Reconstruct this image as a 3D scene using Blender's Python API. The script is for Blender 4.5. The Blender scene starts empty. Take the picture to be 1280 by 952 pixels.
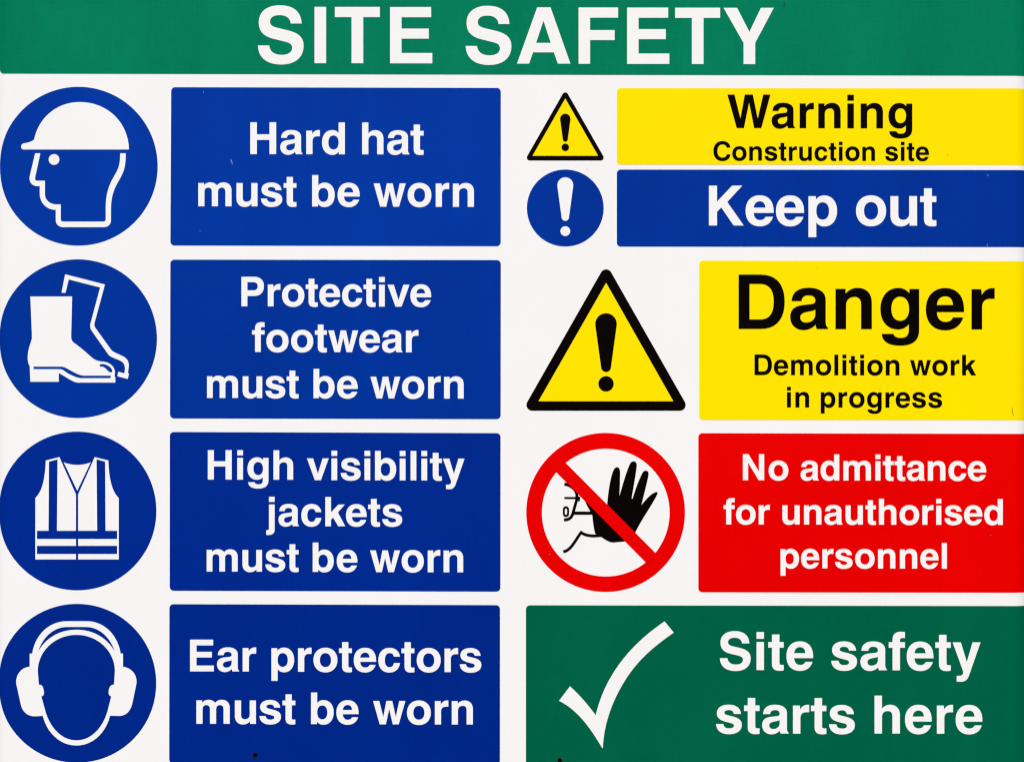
import bpy, bmesh, math, re, random
from mathutils import Vector

S = 1.2 / 1280.0                 # metres per unit of the sign's artwork (the board is 1.2 m wide)
W0, H0 = 640.0, 476.0
ZB = 1.15                        # height of the board's lower edge above the ground
YBOT = 962.0                     # lower edge of the board, in artwork units
ZC = ZB + (YBOT - H0) * S        # height of the middle of the artwork

sc = bpy.context.scene
# ------------------------------------------------------------------ camera
cam_d = bpy.data.cameras.new('camera')
cam = bpy.data.objects.new('camera', cam_d)
sc.collection.objects.link(cam)
DIST = 2.6
cam_d.sensor_width = 36.0
cam_d.lens = 36.0 * DIST / 1.2
cam.location = (0, -DIST, ZC)
cam.rotation_euler = (math.radians(90), 0, 0)
cam_d.clip_start = 0.05
cam_d.clip_end = 500
sc.camera = cam
# ------------------------------------------------------------------ light
SUN_EL, SUN_AZ = 48.0, 3.0      # in front of the board, a little to the left
world = bpy.data.worlds.new('World')
sc.world = world
world.use_nodes = True
nt = world.node_tree
sky = nt.nodes.new('ShaderNodeTexSky')
sky.sky_type = 'NISHITA'
sky.sun_disc = False
sky.sun_elevation = math.radians(SUN_EL)
sky.sun_rotation = math.radians(180 + SUN_AZ)
sky.dust_density = 4.0
sky.air_density = 0.8
bg = nt.nodes['Background']
bg.inputs['Strength'].default_value = 0.075
nt.links.new(sky.outputs[0], bg.inputs[0])
sd = bpy.data.lights.new('sun', 'SUN')
sd.energy = 3.0
sd.angle = math.radians(6.0)
sd.color = (1.0, 0.965, 0.915)
sun = bpy.data.objects.new('sun', sd)
sc.collection.objects.link(sun)
el, az = math.radians(SUN_EL), math.radians(SUN_AZ)
to_sun = Vector((-math.sin(az) * math.cos(el), -math.cos(az) * math.cos(el), math.sin(el)))
sun.rotation_euler = to_sun.to_track_quat('Z', 'Y').to_euler()
sc.view_settings.view_transform = 'Standard'
sc.view_settings.look = 'None'
sc.view_settings.gamma = 1.0
sc.view_settings.exposure = 0.235
sc.view_settings.use_curve_mapping = False
sc.cycles.filter_width = 1.2

# ------------------------------------------------------------------ materials
def lin(r, g, b):
    f = lambda c: (c / 255 / 12.92) if c / 255 <= 0.04045 else ((c / 255 + 0.055) / 1.055) ** 2.4
    return (f(r), f(g), f(b))

def ink(name, col, var=0.05, rough=0.24, spec=0.04, dust=0.0):
    """printed film: even colour with the slight mottling and fine screen of a large print"""
    m = bpy.data.materials.new(name)
    m.use_nodes = True
    t = m.node_tree
    b = t.nodes['Principled BSDF']
    tc = t.nodes.new('ShaderNodeTexCoord')
    n1 = t.nodes.new('ShaderNodeTexNoise'); n1.inputs['Scale'].default_value = 7.0; n1.inputs['Detail'].default_value = 5.0
    n2 = t.nodes.new('ShaderNodeTexNoise'); n2.inputs['Scale'].default_value = 260.0; n2.inputs['Detail'].default_value = 3.0
    mpx = t.nodes.new('ShaderNodeMapping'); mpx.inputs['Scale'].default_value = (0.15, 1.0, 1.0)
    n3 = t.nodes.new('ShaderNodeTexNoise'); n3.inputs['Scale'].default_value = 330.0; n3.inputs['Detail'].default_value = 1.0
    mpz = t.nodes.new('ShaderNodeMapping'); mpz.inputs['Scale'].default_value = (1.0, 1.0, 0.12)
    n4 = t.nodes.new('ShaderNodeTexNoise'); n4.inputs['Scale'].default_value = 300.0; n4.inputs['Detail'].default_value = 1.0
    L = t.links.new
    for n in (n1, n2): L(tc.outputs['Object'], n.inputs['Vector'])
    L(tc.outputs['Object'], mpx.inputs['Vector']); L(mpx.outputs[0], n3.inputs['Vector'])
    L(tc.outputs['Object'], mpz.inputs['Vector']); L(mpz.outputs[0], n4.inputs['Vector'])
    def math_(op, a, bb):
        k = t.nodes.new('ShaderNodeMath'); k.operation = op
        for i, v in enumerate((a, bb)):
            if isinstance(v, (int, float)): k.inputs[i].default_value = v
            else: L(v, k.inputs[i])
        return k.outputs[0]
    s = math_('ADD', math_('MULTIPLY', n1.outputs['Fac'], 2.2), n2.outputs['Fac'])
    s = math_('ADD', s, math_('ADD', n3.outputs['Fac'], n4.outputs['Fac']))
    mpb = t.nodes.new('ShaderNodeMapping'); mpb.inputs['Scale'].default_value = (1.0, 1.0, 0.10)
    n5 = t.nodes.new('ShaderNodeTexNoise'); n5.inputs['Scale'].default_value = 16.0; n5.inputs['Detail'].default_value = 3.0
    L(tc.outputs['Object'], mpb.inputs['Vector']); L(mpb.outputs[0], n5.inputs['Vector'])
    s = math_('ADD', s, math_('MULTIPLY', n5.outputs['Fac'], 2.0))
    s = math_('SUBTRACT', s, 3.6)
    s = math_('ADD', math_('MULTIPLY', s, var), 1.0)
    mx = t.nodes.new('ShaderNodeVectorMath'); mx.operation = 'SCALE'
    mx.inputs[0].default_value = col
    L(s, mx.inputs['Scale'])
    L(mx.outputs[0], b.inputs['Base Color'])
    b.inputs['Roughness'].default_value = rough
    b.inputs['Specular IOR Level'].default_value = spec
    bp = t.nodes.new('ShaderNodeBump'); bp.inputs['Strength'].default_value = 0.05; bp.inputs['Distance'].default_value = 0.0004
    L(n2.outputs['Fac'], bp.inputs['Height']); L(bp.outputs[0], b.inputs['Normal'])
    return m

M = {
 'white':  ink('white_print', (0.800, 0.814, 0.834), 0.014),
 'green_top': ink('header_green_print', (0.000, 0.177, 0.091), 0.15),
 'green_low': ink('dark_green_print', (0.000, 0.106, 0.0535), 0.09),
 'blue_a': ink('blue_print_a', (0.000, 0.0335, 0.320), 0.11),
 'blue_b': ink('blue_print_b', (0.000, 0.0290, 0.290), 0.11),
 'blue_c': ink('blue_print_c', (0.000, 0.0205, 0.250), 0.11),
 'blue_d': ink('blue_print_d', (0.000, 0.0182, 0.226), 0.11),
 'yellow': ink('yellow_print', (0.87, 0.700, 0.0), 0.02),
 'red':    ink('red_print', (0.70, 0.0, 0.0), 0.07),
 'black':  ink('black_print', (0.0022, 0.0012, 0.0010), 0.3, rough=0.24, spec=0.03),
 'core':   ink('board_edge_plastic', (0.72, 0.71, 0.69), 0.05, rough=0.6),
 'scuff_or_glint_pale': ink('pale_scuff_or_glint', (0.14, 0.24, 0.42), 0.2, rough=0.7),
 'scuff_dark': ink('dark_scuff', (0.36, 0.27, 0.01), 0.3, rough=0.8),
 'scuff_green': ink('dark_green_scuff', (0.004, 0.075, 0.035), 0.3, rough=0.8),
 'hole':   ink('hole_wall_dark_brown', (0.02, 0.012, 0.006), 0.3, rough=0.9),
}
def plywood():
    m = bpy.data.materials.new('weathered_plywood'); m.use_nodes = True
    t = m.node_tree; b = t.nodes['Principled BSDF']; L = t.links.new
    tc = t.nodes.new('ShaderNodeTexCoord'); mp = t.nodes.new('ShaderNodeMapping'); mp.inputs['Scale'].default_value = (18, 18, 1.2)
    n = t.nodes.new('ShaderNodeTexNoise'); n.inputs['Scale'].default_value = 2.2; n.inputs['Detail'].default_value = 9; n.inputs['Distortion'].default_value = 0.6
    r = t.nodes.new('ShaderNodeValToRGB')
    r.color_ramp.elements[0].position = 0.3; r.color_ramp.elements[0].color = (0.085, 0.036, 0.014, 1)
    r.color_ramp.elements[1].position = 0.72; r.color_ramp.elements[1].color = (0.23, 0.115, 0.05, 1)
    L(tc.outputs['Object'], mp.inputs['Vector']); L(mp.outputs[0], n.inputs['Vector']); L(n.outputs['Fac'], r.inputs[0]); L(r.outputs[0], b.inputs['Base Color'])
    b.inputs['Roughness'].default_value = 0.85
    bp = t.nodes.new('ShaderNodeBump'); bp.inputs['Strength'].default_value = 0.4; bp.inputs['Distance'].default_value = 0.001
    L(n.outputs['Fac'], bp.inputs['Height']); L(bp.outputs[0], b.inputs['Normal'])
    return m

# ------------------------------------------------------------------ 2D path helpers
def parse(path, N=10):
    """'M x y L x y C x1 y1 x2 y2 x y Z' -> list of contours (points)"""
    tok = re.findall(r'[MLCZHV]|-?\d+\.?\d*', path)
    out, cur, i, cmd = [], [], 0, None
    while i < len(tok):
        if tok[i] in 'MLCZHV':
            cmd = tok[i]; i += 1
            if cmd == 'Z':
                if cur: out.append(cur)
                cur = []
            continue
        if cmd in ('M', 'L'):
            p = (float(tok[i]), float(tok[i + 1])); i += 2
            if cmd == 'M':
                if cur: out.append(cur)
                cur = [p]; cmd = 'L'
            else: cur.append(p)
        elif cmd == 'H': cur.append((float(tok[i]), cur[-1][1])); i += 1
        elif cmd == 'V': cur.append((cur[-1][0], float(tok[i]))); i += 1
        elif cmd == 'C':
            v = [float(x) for x in tok[i:i + 6]]; i += 6
            p0 = cur[-1]
            for k in range(1, N + 1):
                u = k / N; w = 1 - u
                cur.append(tuple(w**3 * p0[j] + 3 * w * w * u * v[j] + 3 * w * u * u * v[2 + j] + u**3 * v[4 + j] for j in (0, 1)))
    if cur: out.append(cur)
    res = []
    for c in out:
        d = [c[0]]
        for p in c[1:]:
            if abs(p[0] - d[-1][0]) + abs(p[1] - d[-1][1]) > 1e-4: d.append(p)
        if len(d) > 1 and abs(d[0][0] - d[-1][0]) + abs(d[0][1] - d[-1][1]) < 1e-4: d.pop()
        res.append(d)
    return res

def tr(conts, sc_, ox, oy):      # detail coordinates -> artwork units
    return [[(ox + x / sc_, oy + y / sc_) for x, y in c] for c in conts]

def circle(cx, cy, r, n=96):
    return [(cx + r * math.cos(2 * math.pi * k / n), cy + r * math.sin(2 * math.pi * k / n)) for k in range(n)]

def rquad(tl, trr, br, bl, r=5.0, n=6):
    """quadrilateral with rounded corners"""
    P = [Vector(p) for p in (tl, trr, br, bl)]; out = []
    for i in range(4):
        p, a, b = P[i], (P[i - 1] - P[i]).normalized(), (P[(i + 1) % 4] - P[i]).normalized()
        s, e = p + a * r, p + b * r
        c1, c2 = p + a * r * 0.45, p + b * r * 0.45
        for k in range(n + 1):
            u = k / n; w = 1 - u
            q = s * w**3 + c1 * 3 * w * w * u + c2 * 3 * w * u * u + e * u**3
            out.append((q.x, q.y))
    return out

def hull2(x, y1, r1, y2, r2, n=20):
    """stroke of an exclamation mark: tangent hull of two circles one above the other"""
    a = math.asin((r1 - r2) / (y2 - y1)); out = []
    for k in range(n + 1):
        t = math.pi - a + (math.pi + 2 * a) * k / n
        out.append((x + r1 * math.cos(t), y1 + r1 * math.sin(t)))
    for k in range(n + 1):
        t = a + (math.pi - 2 * a) * k / n
        out.append((x + r2 * math.cos(t), y2 + r2 * math.sin(t)))
    return out

def rtri(pts, r, n=8):
    """outline of radius r round a triangle of arc centres (clockwise on screen)"""
    out = []
    for i in range(3):
        p, a, b = Vector(pts[i]), Vector(pts[i - 1]), Vector(pts[(i + 1) % 3])
        d1, d2 = (p - a).normalized(), (b - p).normalized()
        a1 = math.atan2(-d1.x, d1.y); a2 = math.atan2(-d2.x, d2.y)
        while a2 < a1: a2 += 2 * math.pi
        for k in range(n + 1):
            t = a1 + (a2 - a1) * k / n
            out.append((p.x + r * math.cos(t), p.y + r * math.sin(t)))
    return out

def stroke(pts, w):
    P = [Vector(p) for p in pts]; L_, R_ = [], []
    for i, p in enumerate(P):
        if i == 0: d = (P[1] - P[0]).normalized(); nrm = Vector((-d.y, d.x)); k = 1
        elif i == len(P) - 1: d = (P[-1] - P[-2]).normalized(); nrm = Vector((-d.y, d.x)); k = 1
        else:
            d1, d2 = (P[i] - P[i - 1]).normalized(), (P[i + 1] - P[i]).normalized()
            n1, n2 = Vector((-d1.y, d1.x)), Vector((-d2.y, d2.x))
            nrm = (n1 + n2).normalized(); k = min(1 / max(nrm.dot(n1), 0.35), 2.5)
        L_.append(tuple(p + nrm * w / 2 * k)); R_.append(tuple(p - nrm * w / 2 * k))
    return L_ + R_[::-1]

# ------------------------------------------------------------------ geometry
def bend(x):
    """the board is flat and rolls back along its left and right edges"""
    if x > 1267: d, R, m = x - 1267, 24.0, 1
    elif x < 12: d, R, m = 12 - x, 30.0, -1
    else: return x, 0.0
    a = min(d / R, 1.25)
    base = 1267 if m > 0 else 12
    return base + m * R * math.sin(a), R * (1 - math.cos(a))
CUTS = [-6 + 1.5 * k for k in range(13)] + [1267 + 1.5 * k for k in range(14)]

def to_world(v, layer, flat=False):
    x, d = (v[0], 0.0) if flat else bend(v[0])
    return Vector(((x - W0) * S, d * S - layer + v[2], (YBOT - v[1]) * S))

def plate(conts):
    """even-odd filled plate, x and y as given, z = -+ half its thickness"""
    cu = bpy.data.curves.new('tmp', 'CURVE'); cu.dimensions = '2D'; cu.fill_mode = 'BOTH'
    for c in conts:
        sp = cu.splines.new('POLY'); sp.points.add(len(c) - 1)
        for p, q in zip(sp.points, c): p.co = (q[0] / 100, q[1] / 100, 0, 1)
        sp.use_cyclic_u = True
    cu.extrude = 0.005
    ob = bpy.data.objects.new('tmp', cu)
    me = bpy.data.meshes.new_from_object(ob)
    bpy.data.objects.remove(ob); bpy.data.curves.remove(cu)
    bm = bmesh.new(); bm.from_mesh(me)
    bmesh.ops.remove_doubles(bm, verts=bm.verts, dist=1e-6)
    for v in bm.verts: v.co.x *= 100; v.co.y *= 100
    bm.to_mesh(me); bm.free(); me.materials.clear()
    return me

def fill(name, conts, top, thick, mat, parent=None, label=None):
    """fills the contours (even-odd) as a thin plate; 'top' = distance of its face in front of the board's face"""
    me = plate(conts)
    bm = bmesh.new(); bm.from_mesh(me)
    xs = [v.co.x for v in bm.verts]
    if min(xs) < 12 or max(xs) > 1263:
        for x in CUTS:
            if min(xs) < x < max(xs):
                bmesh.ops.bisect_plane(bm, geom=bm.verts[:] + bm.edges[:] + bm.faces[:], plane_co=(x, 0, 0), plane_no=(1, 0, 0), dist=1e-4)
    for v in bm.verts:
        z = 0.0 if v.co.z > 0 else thick
        v.co = to_world((v.co.x, v.co.y, z), top)
    bmesh.ops.recalc_face_normals(bm, faces=bm.faces)
    bm.to_mesh(me); bm.free()
    me.name = name; me.materials.append(mat)
    return obj(name, me, parent, label)

def obj(name, me, parent=None, label=None):
    o = bpy.data.objects.new(name, me); sc.collection.objects.link(o)
    if parent: o.parent = parent
    if label: o['label'] = label
    return o

# ------------------------------------------------------------------ letterforms (bold grotesque, 1000 units per em)
O_ = 'M34 266 C34 98 145 -14 306 -14 C467 -14 578 98 578 266 C578 434 467 546 306 546 C145 546 34 434 34 266 Z M179 266 C179 166 231 107 306 107 C381 107 433 166 433 266 C433 366 381 424 306 424 C231 424 179 366 179 266 Z'
GL = {
 'S': (667, 'M39 224 L184 224 C195 145 250 104 345 104 C430 104 478 140 478 195 C478 235 450 257 395 271 L240 309 C110 342 51 405 51 520 C51 655 155 737 320 737 C495 737 592 655 599 504 L460 504 C452 575 400 611 318 611 C240 611 195 580 195 530 C195 487 220 467 275 453 L430 415 C560 383 624 325 624 220 C624 70 515 -19 340 -19 C155 -19 48 65 39 224 Z'),
 'I': (278, 'M64 0 L64 718 L212 718 L212 0 Z'),
 'T': (611, 'M14 718 H588 V588 H376 V0 H227 V588 H14 Z'),
 'E': (667, 'M76 0 V718 H600 V588 H222 V443 H570 V315 H222 V132 H615 V0 Z'),
 'F': (611, 'M76 0 V718 H580 V588 H223 V430 H536 V302 H223 V0 Z'),
 'A': (722, 'M20 0 L278 718 L448 718 L702 0 L542 0 L490 144 L225 144 L174 0 Z M264 265 L451 265 L358 548 Z'),
 'Y': (667, 'M12 718 L185 718 L343 410 L490 718 L654 718 L417 270 L417 0 L268 0 L268 270 Z'),
 'W': (944, 'M3 718 L155 718 L283 205 L376 718 L550 718 L655 205 L773 718 L928 718 L733 0 L577 0 L469 545 L359 0 L203 0 Z'),
 'C': (722, 'M688 489 C668 645 560 737 386 737 C175 737 44 590 44 359 C44 128 175 -19 386 -19 C560 -19 672 68 688 236 L546 236 C532 158 478 112 388 112 C268 112 196 203 196 359 C196 515 268 608 388 608 C478 608 528 568 543 489 Z'),
 'K': (722, 'M76 0 L76 718 L222 718 L222 430 L496 718 L678 718 L407 424 L704 0 L523 0 L299 324 L222 247 L222 0 Z'),
 'D': (722, 'M76 0 L76 718 L370 718 C575 718 686 590 686 359 C686 128 575 0 370 0 Z M221 125 L365 125 C480 125 540 203 540 359 C540 515 480 594 365 594 L221 594 Z'),
 'N': (722, 'M69 0 V718 H224 L512 236 V718 H656 V0 H505 L212 486 V0 Z'),
 'H': (722, 'M71 0 V718 H219 V447 H504 V718 H655 V0 H504 V320 H219 V0 Z'),
 'P': (667, 'M76 0 V718 H390 C540 718 624 630 624 490 C624 345 540 251 390 251 H221 V0 Z M221 389 L370 389 C440 389 472 425 472 487 C472 550 440 586 370 586 L221 586 Z'),
 'a': (556, 'M47 369 C53 482 130 546 271 546 C415 546 499 487 499 387 L499 106 C499 54 505 36 530 17 L530 0 L381 0 C374 14 369 32 364 56 C320 9 265 -14 205 -14 C100 -14 29 58 29 158 C29 255 82 300 180 315 C230 322 280 325 320 331 C350 336 361 352 361 380 C361 425 325 445 271 445 C215 445 184 418 179 369 Z M361 259 C340 240 310 239 265 230 C195 216 163 198 163 155 C163 110 195 86 241 86 C308 86 361 130 361 195 Z'),
 'b': (611, 'M61 718 L202 718 L202 478 C237 523 285 546 345 546 C483 546 578 435 578 266 C578 97 483 -14 345 -14 C280 -14 232 12 196 62 L196 0 L61 0 Z M202 266 C202 366 244 424 316 424 C389 424 433 366 433 266 C433 166 389 107 316 107 C244 107 202 166 202 266 Z'),
 'c': (556, 'M524 346 C508 470 415 546 288 546 C132 546 34 436 34 262 C34 92 130 -14 285 -14 C412 -14 508 66 524 203 L388 203 C376 140 340 106 287 106 C220 106 181 162 181 266 C181 368 220 427 288 427 C342 427 374 402 386 346 Z'),
 'd': (611, 'M550 718 L409 718 L409 478 C374 523 326 546 266 546 C128 546 34 435 34 266 C34 97 128 -14 266 -14 C331 -14 379 12 415 62 L415 0 L550 0 Z M409 266 C409 366 367 424 295 424 C222 424 178 366 178 266 C178 166 222 107 295 107 C367 107 409 166 409 266 Z'),
 'e': (556, 'M530 228 L170 228 C172 150 212 99 284 99 C335 99 365 120 383 158 L519 158 C485 50 400 -14 280 -14 C120 -14 23 92 23 263 C23 438 122 546 278 546 C445 546 530 432 530 255 Z M170 322 L382 322 C378 398 341 437 280 437 C216 437 177 395 170 322 Z'),
 'f': (333, 'M85 0 L85 427 L12 427 L12 532 L85 532 L85 580 C85 680 138 730 240 730 C270 730 298 728 320 724 L320 608 C305 610 293 611 280 611 C240 611 226 598 226 562 L226 532 L320 532 L320 427 L226 427 L226 0 Z'),
 'g': (611, 'M424 532 L554 532 L554 -10 C554 -145 475 -217 300 -217 C150 -217 62 -160 58 -61 L215 -61 C222 -95 255 -114 310 -114 C385 -114 416 -80 416 -5 L416 65 C380 20 330 -3 272 -3 C138 -3 40 100 40 266 C40 435 138 546 275 546 C335 546 384 523 424 477 Z M186 270 C186 172 230 112 302 112 C374 112 420 172 420 270 C420 370 374 431 302 431 C230 431 186 370 186 270 Z'),
 'h': (611, 'M65 0 L65 718 L206 718 L206 470 C245 520 300 546 357 546 C475 546 546 470 546 352 L546 0 L403 0 L403 328 C403 393 375 426 318 426 C250 426 206 385 206 318 L206 0 Z'),
 'i': (278, 'M68 0 L68 532 L209 532 L209 0 Z M68 592 L68 720 L209 720 L209 592 Z'),
 'j': (278, 'M69 532 L209 532 L209 -80 C209 -170 160 -216 55 -216 C35 -216 18 -215 2 -213 L2 -98 C10 -99 16 -99 24 -99 C58 -99 69 -85 69 -52 Z M69 592 L69 720 L209 720 L209 592 Z'),
 'k': (556, 'M69 0 L69 718 L209 718 L209 342 L392 532 L548 532 L378 340 L558 0 L387 0 L262 214 L209 160 L209 0 Z'),
 'l': (278, 'M69 0 L69 718 L209 718 L209 0 Z'),
 'm': (889, 'M64 0 L64 532 L196 532 L196 478 C232 524 280 546 340 546 C405 546 462 520 492 474 C525 522 580 546 640 546 C755 546 824 475 824 360 L824 0 L683 0 L683 328 C683 395 655 426 602 426 C545 426 514 388 514 328 L514 0 L374 0 L374 328 C374 395 345 426 290 426 C235 426 205 388 205 328 L205 0 Z'),
 'n': (611, 'M65 0 L65 532 L199 532 L199 470 C240 522 300 546 357 546 C475 546 546 470 546 352 L546 0 L403 0 L403 328 C403 393 375 426 318 426 C250 426 206 385 206 318 L206 0 Z'),
 'o': (611, O_),
 'p': (611, 'M62 532 L195 532 L195 470 C232 520 285 546 348 546 C485 546 578 432 578 266 C578 100 485 -14 350 -14 C285 -14 238 12 203 60 L203 -207 L62 -207 Z M203 266 C203 366 245 422 316 422 C389 422 433 366 433 266 C433 166 389 109 316 109 C245 109 203 166 203 266 Z'),
 'r': (389, 'M64 0 L64 532 L195 532 L200 456 C232 515 280 546 345 546 L371 546 L371 405 L310 405 C240 405 205 365 205 290 L205 0 Z'),
 's': (556, 'M30 179 L168 179 C178 122 210 97 278 97 C335 97 369 114 369 146 C369 172 350 185 320 194 L205 224 C100 252 45 300 45 384 C45 482 130 546 272 546 C410 546 495 478 502 370 L367 370 C358 420 328 443 276 443 C222 443 188 427 188 396 C188 367 210 356 245 347 L345 322 C465 292 519 248 519 160 C519 55 425 -14 275 -14 C125 -14 38 55 30 179 Z'),
 't': (333, 'M82 674 L224 674 L224 532 L305 532 L305 426 L224 426 L224 150 C224 108 234 99 270 99 L305 99 L305 -4 C285 -9 255 -12 225 -12 C125 -12 82 33 82 123 L82 426 L12 426 L12 532 L82 532 Z'),
 'u': (611, 'M546 532 L546 0 L411 0 L411 62 C372 12 315 -14 255 -14 C140 -14 66 62 66 178 L66 532 L208 532 L208 202 C208 138 237 105 295 105 C362 105 404 147 404 212 L404 532 Z'),
 'v': (556, 'M12 532 L163 532 L279 158 L395 532 L545 532 L353 0 L205 0 Z'),
 'w': (752, 'M10 532 L150 532 L242 165 L312 532 L446 532 L526 165 L606 532 L745 532 L592 0 L458 0 L377 352 L300 0 L161 0 Z'),
 'y': (556, 'M10 532 L166 532 L279 160 L388 532 L539 532 L326 -80 C296 -170 255 -214 165 -214 C135 -214 110 -212 87 -209 L87 -100 C100 -103 112 -103 125 -103 C175 -103 210 -83 210 -38 C210 -20 207 -8 203 5 Z'),
}
GC = {k: (a, parse(p, 9)) for k, (a, p) in GL.items()}
KERN = {('W', 'a'): -30, ('r', 't'): 10}
TILT = 0.0022
def word(txt, xl, xr, yb, em):
    """one word set between its measured ends; returns (letter, x, baseline y)"""
    k = em / 1000.0
    pos, x = [], 0.0
    for i, ch in enumerate(txt):
        pos.append(x)
        x += GC[ch][0] + (KERN.get((ch, txt[i + 1]), 0) if i + 1 < len(txt) else 0)
    minx = min(p[0] for c in GC[txt[0]][1] for p in c)
    maxx = max(p[0] for c in GC[txt[-1]][1] for p in c)
    nat = (pos[-1] + maxx - minx) * k
    tracking = ((xr - xl) - nat) / max(len(txt) - 1, 1)
    out = []
    for i, ch in enumerate(txt):
        ox = xl - minx * k + pos[i] * k + tracking * i
        out.append((ch, ox, yb + (ox - xl) * TILT))
    return out
GM = {}
def line(words, em, mat, parent, colour):
    for w, xl, xr, yb in words:
        for ch, ox, oy in word(w, xl, xr, yb, em):
            k = em / 1000.0
            o = obj('letter', letter_mesh(ch, mat), parent, '%s letter %s' % (colour, ch))
            o.location = ((ox - W0) * S, -L3, (YBOT - oy) * S)
            o.scale = (k * S * 1000, 1.0, k * S * 1000)
def letter_mesh(ch, mat):
    key = (ch, mat.name)
    if key not in GM:
        me = plate([[(x, -y) for x, y in c] for c in GC[ch][1]])
        for v in me.vertices:
            x, y, z = v.co
            v.co = (x / 1000, 0.0 if z > 0 else TH, -y / 1000)
        bm = bmesh.new(); bm.from_mesh(me); bmesh.ops.recalc_face_normals(bm, faces=bm.faces); bm.to_mesh(me); bm.free()
        me.name = 'letter'; me.materials.append(mat)
        GM[key] = me
    return GM[key]

L2, L3, L4, TH = 0.00020, 0.00040, 0.00060, 0.00016   # faces of the printed films in front of the board

# ------------------------------------------------------------------ the wall it is screwed to
def box_bm(bm, x0, x1, y0, y1, z0, z1):
    v = [bm.verts.new(p) for p in ((x0,y0,z0),(x1,y0,z0),(x1,y1,z0),(x0,y1,z0),(x0,y0,z1),(x1,y0,z1),(x1,y1,z1),(x0,y1,z1))]
    for f in ((0,1,2,3),(4,5,6,7),(0,1,5,4),(1,2,6,5),(2,3,7,6),(3,0,4,7)): bm.faces.new([v[i] for i in f])
bm = bmesh.new(); box_bm(bm, -1.22, 1.22, 0.030, 0.048, 0.0, 2.44)
bmesh.ops.recalc_face_normals(bm, faces=bm.faces)
me = bpy.data.meshes.new('plywood_hoarding'); bm.to_mesh(me); bm.free(); me.materials.append(plywood())
hb = obj('plywood_hoarding', me); hb['label'] = 'bare brown plywood hoarding behind the safety sign'; hb['category'] = 'wall'

# ------------------------------------------------------------------ the sign
sign = bpy.data.objects.new('safety_sign', None); sc.collection.objects.link(sign)
sign.location = (0, 0, ZB)
sign['label'] = 'large white site safety board with blue, yellow, red and green printed panels'
sign['category'] = 'sign'

H1, H2 = (319.0, 943.2, 3.0), (699.9, 949.6, 2.9)      # the two open screw holes
hole1, hole2 = circle(*H1, n=20)[::-1], circle(*H2, n=20)[::-1]
board = fill('board', [[(-6, -22), (1289, -22), (1289, YBOT), (-6, YBOT)], hole1, hole2], 0.0, 0.006, M['white'], sign)
# dark brown burr round each hole
for hx, hy, r in (H1, H2):
    o = fill('screw_hole', [circle(hx, hy, r + 0.35, 24), circle(hx, hy, r - 0.35, 24)[::-1]], L4 + 0.0002, 0.0075, M['hole'], sign, 'open screw hole with a dark rim')

def cyl(conts): return conts
# header
hdr = fill('header_panel', [rquad((-4.5, -20), (1287, -20), (1287, 94.9), (-1.2, 92.2), 6)], L2, TH, M['green_top'], sign, 'green header band across the top')
line([('SITE', 322.3, 540.4, 79.1), ('SAFETY', 582.0, 967.2, 79.7)], 97.9, M['white'], hdr, 'white')

# left column: blue panels and their lettering
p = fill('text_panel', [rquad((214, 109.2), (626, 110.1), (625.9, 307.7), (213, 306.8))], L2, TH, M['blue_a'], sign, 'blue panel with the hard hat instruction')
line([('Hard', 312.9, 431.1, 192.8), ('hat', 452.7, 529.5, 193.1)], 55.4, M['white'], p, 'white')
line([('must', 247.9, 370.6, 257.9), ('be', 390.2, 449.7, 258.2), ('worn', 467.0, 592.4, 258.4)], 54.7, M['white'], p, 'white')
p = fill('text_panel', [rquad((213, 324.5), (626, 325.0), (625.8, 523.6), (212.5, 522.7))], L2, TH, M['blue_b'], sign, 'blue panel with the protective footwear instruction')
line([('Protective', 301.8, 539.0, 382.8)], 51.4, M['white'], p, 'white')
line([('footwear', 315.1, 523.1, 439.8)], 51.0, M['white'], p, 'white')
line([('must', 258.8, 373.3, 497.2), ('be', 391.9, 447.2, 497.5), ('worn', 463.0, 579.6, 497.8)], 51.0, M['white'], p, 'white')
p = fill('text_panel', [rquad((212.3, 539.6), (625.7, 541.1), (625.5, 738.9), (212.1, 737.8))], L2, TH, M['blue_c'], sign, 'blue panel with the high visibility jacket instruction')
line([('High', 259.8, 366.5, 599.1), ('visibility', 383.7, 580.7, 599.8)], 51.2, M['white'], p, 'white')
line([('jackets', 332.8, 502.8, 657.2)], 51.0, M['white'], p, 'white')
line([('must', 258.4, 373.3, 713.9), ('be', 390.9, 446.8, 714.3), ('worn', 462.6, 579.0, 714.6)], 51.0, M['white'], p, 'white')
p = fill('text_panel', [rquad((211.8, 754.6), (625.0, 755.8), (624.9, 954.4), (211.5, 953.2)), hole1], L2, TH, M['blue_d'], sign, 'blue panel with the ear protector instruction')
line([('Ear', 237.6, 320.3, 838.5), ('protectors', 339.3, 601.7, 838.9)], 55.2, M['white'], p, 'white')
line([('must', 245.5, 369.2, 903.9), ('be', 388.8, 448.3, 904.3), ('worn', 466.4, 591.1, 904.6)], 54.9, M['white'], p, 'white')

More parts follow.
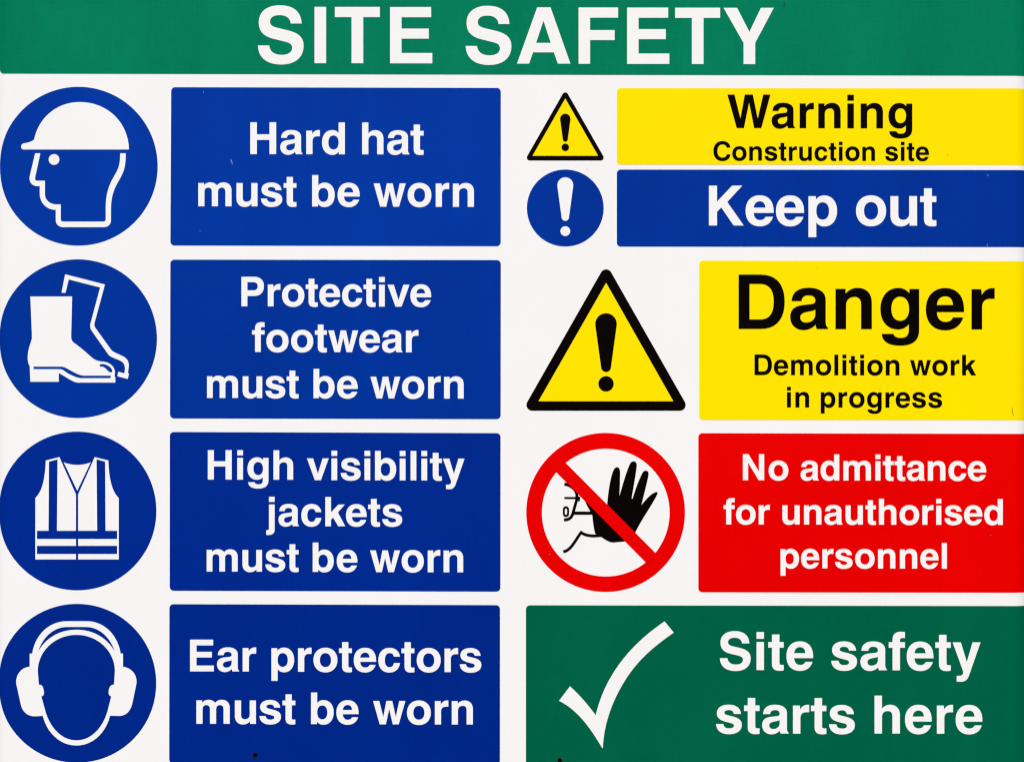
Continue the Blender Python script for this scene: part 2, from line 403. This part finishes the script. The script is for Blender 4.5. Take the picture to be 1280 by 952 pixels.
# right column
p = fill('text_panel', [rquad((771, 110.3), (1287, 110.6), (1287, 206.4), (771, 205.9))], L2, TH, M['yellow'], sign, 'narrow yellow panel at the top of the right column')
line([('Warning', 909.2, 1140.3, 160.2)], 58.2, M['black'], p, 'black')
line([('Construction', 891.7, 1093.7, 200.8), ('site', 1106.4, 1161.3, 201.2)], 33.1, M['black'], p, 'black')
p = fill('text_panel', [rquad((771, 212.0), (1287, 212.6), (1287, 308.8), (771, 308.2))], L2, TH, M['blue_b'], sign, 'narrow blue panel under the yellow warning panel')
line([('Keep', 886.1, 1046.3, 281.9), ('out', 1069.9, 1170.4, 282.0)], 69.3, M['white'], p, 'white')
p = fill('text_panel', [rquad((873.9, 325.7), (1287, 326.4), (1287, 525.0), (873.9, 524.5))], L2, TH, M['yellow'], sign, 'tall yellow panel with the danger notice')
line([('Danger', 923.2, 1243.3, 411.0)], 94.5, M['black'], p, 'black')
line([('Demolition', 943.1, 1124.3, 468.6), ('work', 1137.4, 1220.0, 468.9)], 35.8, M['black'], p, 'black')
line([('in', 983.6, 1011.4, 509.0), ('progress', 1025.8, 1177.7, 509.1)], 35.8, M['black'], p, 'black')
p = fill('text_panel', [rquad((872.9, 541.1), (1287, 542.0), (1287, 740.3), (872.9, 739.7))], L2, TH, M['red'], sign, 'red panel with the no admittance notice')
line([('No', 928.6, 985.4, 599.9), ('admittance', 1000.7, 1232.7, 600.1)], 45.3, M['white'], p, 'white')
line([('for', 904.4, 962.2, 655.0), ('unauthorised', 977.9, 1253.4, 655.1)], 45.0, M['white'], p, 'white')
line([('personnel', 975.6, 1183.5, 709.8)], 44.8, M['white'], p, 'white')
p = fill('text_panel', [rquad((657.4, 756.0), (1287, 757.0), (1287, 956.5), (657.4, 955.4)), hole2], L2, TH, M['green_low'], sign, 'dark green panel with a tick at the foot of the right column')
line([('Site', 899.7, 1016.4, 836.8), ('safety', 1039.0, 1225.6, 837.0)], 66.0, M['white'], p, 'white')
line([('starts', 895.0, 1068.5, 916.0), ('here', 1093.1, 1227.9, 916.1)], 66.0, M['white'], p, 'white')
tick = 'M857 162 L908 225 C 790 307 692 388 614 528 C 550 640 515 755 510 872 L507 873 C440 760 370 660 264 607 L326 526 C385 580 430 635 470 688 C 508 525 608 330 857 162 Z'
fill('tick_mark', tr(parse(tick, 24), 4.492, 640, 740), L3, TH, M['white'], p, 'large white tick')

# ---- blue discs of the left column
def disc(cx, cy, r, mat, label): return fill('symbol_disc', [circle(cx, cy, r, 128)], L2, TH, mat, sign, label)
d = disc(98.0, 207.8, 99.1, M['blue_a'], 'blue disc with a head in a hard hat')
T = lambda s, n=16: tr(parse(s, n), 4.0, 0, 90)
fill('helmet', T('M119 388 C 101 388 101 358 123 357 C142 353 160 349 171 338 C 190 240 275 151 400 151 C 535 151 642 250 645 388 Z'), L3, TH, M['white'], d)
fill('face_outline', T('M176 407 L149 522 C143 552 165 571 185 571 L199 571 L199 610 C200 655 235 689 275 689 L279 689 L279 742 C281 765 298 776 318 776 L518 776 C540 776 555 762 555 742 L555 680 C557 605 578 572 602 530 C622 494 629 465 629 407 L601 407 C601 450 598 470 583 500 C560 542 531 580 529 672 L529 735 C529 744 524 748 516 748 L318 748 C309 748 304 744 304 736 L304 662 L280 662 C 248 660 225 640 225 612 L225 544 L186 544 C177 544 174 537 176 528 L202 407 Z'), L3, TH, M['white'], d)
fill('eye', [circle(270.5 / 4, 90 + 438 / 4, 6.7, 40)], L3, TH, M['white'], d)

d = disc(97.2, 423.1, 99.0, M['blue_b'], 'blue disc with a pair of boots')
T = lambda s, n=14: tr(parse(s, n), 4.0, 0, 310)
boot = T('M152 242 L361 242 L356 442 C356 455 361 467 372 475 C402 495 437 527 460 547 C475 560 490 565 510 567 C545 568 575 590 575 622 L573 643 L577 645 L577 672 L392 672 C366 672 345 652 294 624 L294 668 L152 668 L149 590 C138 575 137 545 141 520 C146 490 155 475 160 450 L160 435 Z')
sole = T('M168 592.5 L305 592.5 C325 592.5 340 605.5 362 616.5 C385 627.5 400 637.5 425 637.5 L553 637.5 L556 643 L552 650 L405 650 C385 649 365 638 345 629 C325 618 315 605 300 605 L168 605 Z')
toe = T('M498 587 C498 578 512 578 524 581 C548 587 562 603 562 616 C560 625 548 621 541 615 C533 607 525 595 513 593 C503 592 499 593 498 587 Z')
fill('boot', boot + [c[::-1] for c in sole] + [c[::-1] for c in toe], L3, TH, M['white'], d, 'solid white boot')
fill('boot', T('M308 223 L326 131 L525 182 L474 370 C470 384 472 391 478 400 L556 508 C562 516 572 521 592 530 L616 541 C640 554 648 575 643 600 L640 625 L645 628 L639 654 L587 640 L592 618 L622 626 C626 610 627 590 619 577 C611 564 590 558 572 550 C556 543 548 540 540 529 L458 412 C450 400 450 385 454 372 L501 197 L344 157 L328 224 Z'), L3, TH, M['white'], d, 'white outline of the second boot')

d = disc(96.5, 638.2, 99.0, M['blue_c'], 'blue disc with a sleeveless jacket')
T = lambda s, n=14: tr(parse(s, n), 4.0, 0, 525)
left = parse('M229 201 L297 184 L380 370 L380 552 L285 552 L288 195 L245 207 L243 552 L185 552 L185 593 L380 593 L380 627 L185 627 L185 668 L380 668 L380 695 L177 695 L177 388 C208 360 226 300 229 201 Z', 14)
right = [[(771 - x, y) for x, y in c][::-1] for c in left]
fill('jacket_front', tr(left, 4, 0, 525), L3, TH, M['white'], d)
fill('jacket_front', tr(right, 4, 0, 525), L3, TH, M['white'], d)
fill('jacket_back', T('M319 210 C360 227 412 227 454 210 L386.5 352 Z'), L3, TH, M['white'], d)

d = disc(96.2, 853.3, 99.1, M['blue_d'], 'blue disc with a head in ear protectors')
T = lambda s, n=18: tr(parse(s, n), 3.765, 0, 740)
fill('ear_protector', T('M140 287 L152 287 C165 200 230 135 315 135 L410 135 C490 135 555 200 568 287 L579 287 L579 349 C622 355 648 390 642 430 L622 525 C612 562 590 580 560 580 L518 579 C500 655 440 719 360 719 C280 719 220 655 202 580 L165 582 C130 582 105 560 98 525 L77 430 C72 390 98 352 140 349 Z '
  'M180 277 C222 205 290 175 360 175 C430 175 498 205 540 277 C520 212 468 162 405 162 L315 162 C252 162 200 212 180 277 Z '
  'M360 199 C260 199 178 275 178 370 L183 433 C200 433 203 445 206 460 C210 480 203 487 195 488 L213 555 C235 635 290 695 360 695 C430 695 485 635 507 555 L524 488 C512 485 510 475 512 460 C515 445 520 433 537 433 L541 370 C541 275 460 199 360 199 Z'), L3, TH, M['white'], d)

# ---- small warning triangle and mandatory disc
def triangle(P, r, Q, cx, y1, r1, y2, r2, yd, rd, label):
    t = fill('warning_triangle', [rtri(P, r)], L2, TH, M['black'], sign, label)
    fill('yellow_field', [Q], L3, TH, M['yellow'], t)
    fill('exclamation_mark', [hull2(cx, y1, r1, y2, r2), circle(cx, yd, rd, 40)], L4, TH, M['black'], t)
triangle([(706.6, 119.4), (750.9, 197.0), (662.2, 197.0)], 3.7, [(706.6, 123.4), (747.6, 194.9), (665.6, 194.9)],
         706.6, 148.8, 6.5, 174.2, 3.1, 184.3, 4.7, 'small black and yellow warning triangle')
d = fill('symbol_disc', [circle(706.6, 260.0, 48.0, 96)], L2, TH, M['blue_b'], sign, 'small blue disc with an exclamation mark')
fill('exclamation_mark', [hull2(706.6, 231.6, 9.9, 271.5, 4.6), circle(706.6, 288.9, 6.1, 40)], L3, TH, M['white'], d)
triangle([(757.6, 343.9), (849.8, 505.8), (665.3, 505.8)], 7.3, [(757.6, 353.5), (841.6, 501.3), (673.1, 501.3)],
         757.5, 404.9, 13.5, 458.5, 6.2, 479.5, 9.6, 'large black and yellow warning triangle')

# ---- prohibition roundel
rd = fill('prohibition_ring', [circle(757.0, 640.0, 99.2, 128), circle(757.2, 640.2, 79.8, 128)[::-1]], L2 + 0.00003, TH, M['red'], sign, 'red ring with a slash over a face and raised hand')
T = lambda s, n=10: tr(parse(s, n), 4.329, 640, 530)
def st(s, w, n=10): return tr([stroke(parse(s, n)[0], w)], 4.329, 640, 530)
fill('slash', T('M280 198 L785 704 L735 756 L230 248 Z'), L4, TH, M['red'], rd)
fill('raised_hand', T('M388 396 L440 402 L514 440 C520 370 530 300 545 258 C556 222 584 224 585 256 C585 300 583 350 581 388 C598 330 614 270 636 218 C648 190 678 196 675 224 C668 285 656 345 647 402 L652 402 C668 350 684 305 705 264 C716 242 742 248 739 272 C728 330 712 385 700 437 C722 408 745 385 762 374 C778 364 790 362 787 376 C770 410 745 450 725 482 C700 522 678 560 665 588 C650 618 630 630 612 632 L545 638 C515 636 492 612 476 604 L450 590 C441 560 437 520 434 487 C418 462 400 430 388 396 Z'), L3, TH, M['black'], rd)
fill('face_outline', st('M283 323 C315 326 351 352 351 385 L349 412 L329 482 C321 508 306 516 281 516', 15.5), L3, TH, M['black'], rd)
o = fill('glasses', T('M283 393 L349 393 L349 386 L370 393 L366 417 L349 411 L349 403 L283 403 Z'), L3 + 0.00003, TH, M['black'], rd)
fill('ear', T('M292 443 C303 443 309 451 309 461 L309 481 C309 492 303 500 292 500 C281 500 275 492 275 481 L275 461 C275 451 281 443 292 443 Z M292 454 C288 454 286 458 286 464 L286 479 C286 485 288 489 292 489 C296 489 298 485 298 479 L298 464 C298 458 296 454 292 454 Z'), L3 + 0.00003, TH, M['black'], rd)
fill('arm_line', T('M337 471.5 L437 471.5 L438 488 L333 488 Z'), L3 + 0.00006, TH, M['black'], rd, 'upper line of the arm')
fill('arm_line', st('M277 688 C320 684 346 618 374 584 C400 604 440 605 482 600', 15), L3 + 0.00006, TH, M['black'], rd, 'lower line of the arm')

# ---- small scuffs and nicks in the print, and a glint painted beside one hole
def nick_or_glint(pts, mat, layer=L4):
    fill('scratch_or_glint', [pts], layer, 0.0001, mat, sign)
nick_or_glint([(288.1, 198.6), (289.3, 199.8), (290.6, 203.0), (291.3, 206.2), (289.9, 204.6), (288.6, 201.6)], M['scuff_or_glint_pale'])
nick_or_glint([(254.2, 114.3), (254.7, 114.4), (254.8, 117.2), (254.3, 117.0)], M['scuff_or_glint_pale'])
nick_or_glint([(249.4, 287.6), (250.6, 288.0), (251.4, 289.0), (250.2, 289.2)], M['scuff_or_glint_pale'])
nick_or_glint([(424.0, 227.0), (424.9, 227.1), (424.9, 228.0), (424.0, 228.0)], M['scuff_or_glint_pale'])
nick_or_glint([(1233.7, 304.6), (1234.3, 304.6), (1234.4, 308.6), (1233.4, 308.6)], M['scuff_or_glint_pale'])
nick_or_glint([(1234.2, 217.4), (1234.8, 218.0), (1235.8, 219.6), (1234.0, 220.0)], M['scuff_or_glint_pale'])
nick_or_glint([(686.6, 691.9), (687.5, 692.0), (687.4, 693.0), (686.5, 692.8)], M['scuff_or_glint_pale'])
nick_or_glint([(1237.9, 668.0), (1238.5, 668.1), (1238.5, 669.2), (1238.0, 669.1)], M['scuff_or_glint_pale'])
nick_or_glint([(1184.2, 192.6), (1184.9, 192.8), (1184.9, 194.9), (1184.3, 194.8)], M['scuff_dark'])
nick_or_glint([(1021.0, 333.8), (1021.8, 333.9), (1021.8, 335.1), (1021.2, 335.0)], M['scuff_dark'])
nick_or_glint([(1265.1, 509.0), (1265.6, 509.2), (1265.9, 513.0), (1266.9, 519.6), (1266.3, 519.6), (1265.2, 515.6), (1264.9, 512.0)], M['scuff_dark'])
nick_or_glint([(979.9, 2.2), (980.8, 2.0), (980.8, 8.4), (979.3, 9.0)], M['scuff_green'])
nick_or_glint([(701.9, 946.6), (702.5, 947.0), (703.1, 948.6), (702.5, 949.4), (702.2, 948.0)], M['scuff_or_glint_pale'])  # highlight on the screw hole's right edge, painted as a pale sliver
nick_or_glint([(733.4, 211.0), (734.2, 211.1), (734.1, 211.8), (733.4, 211.7)], M['scuff_dark'])
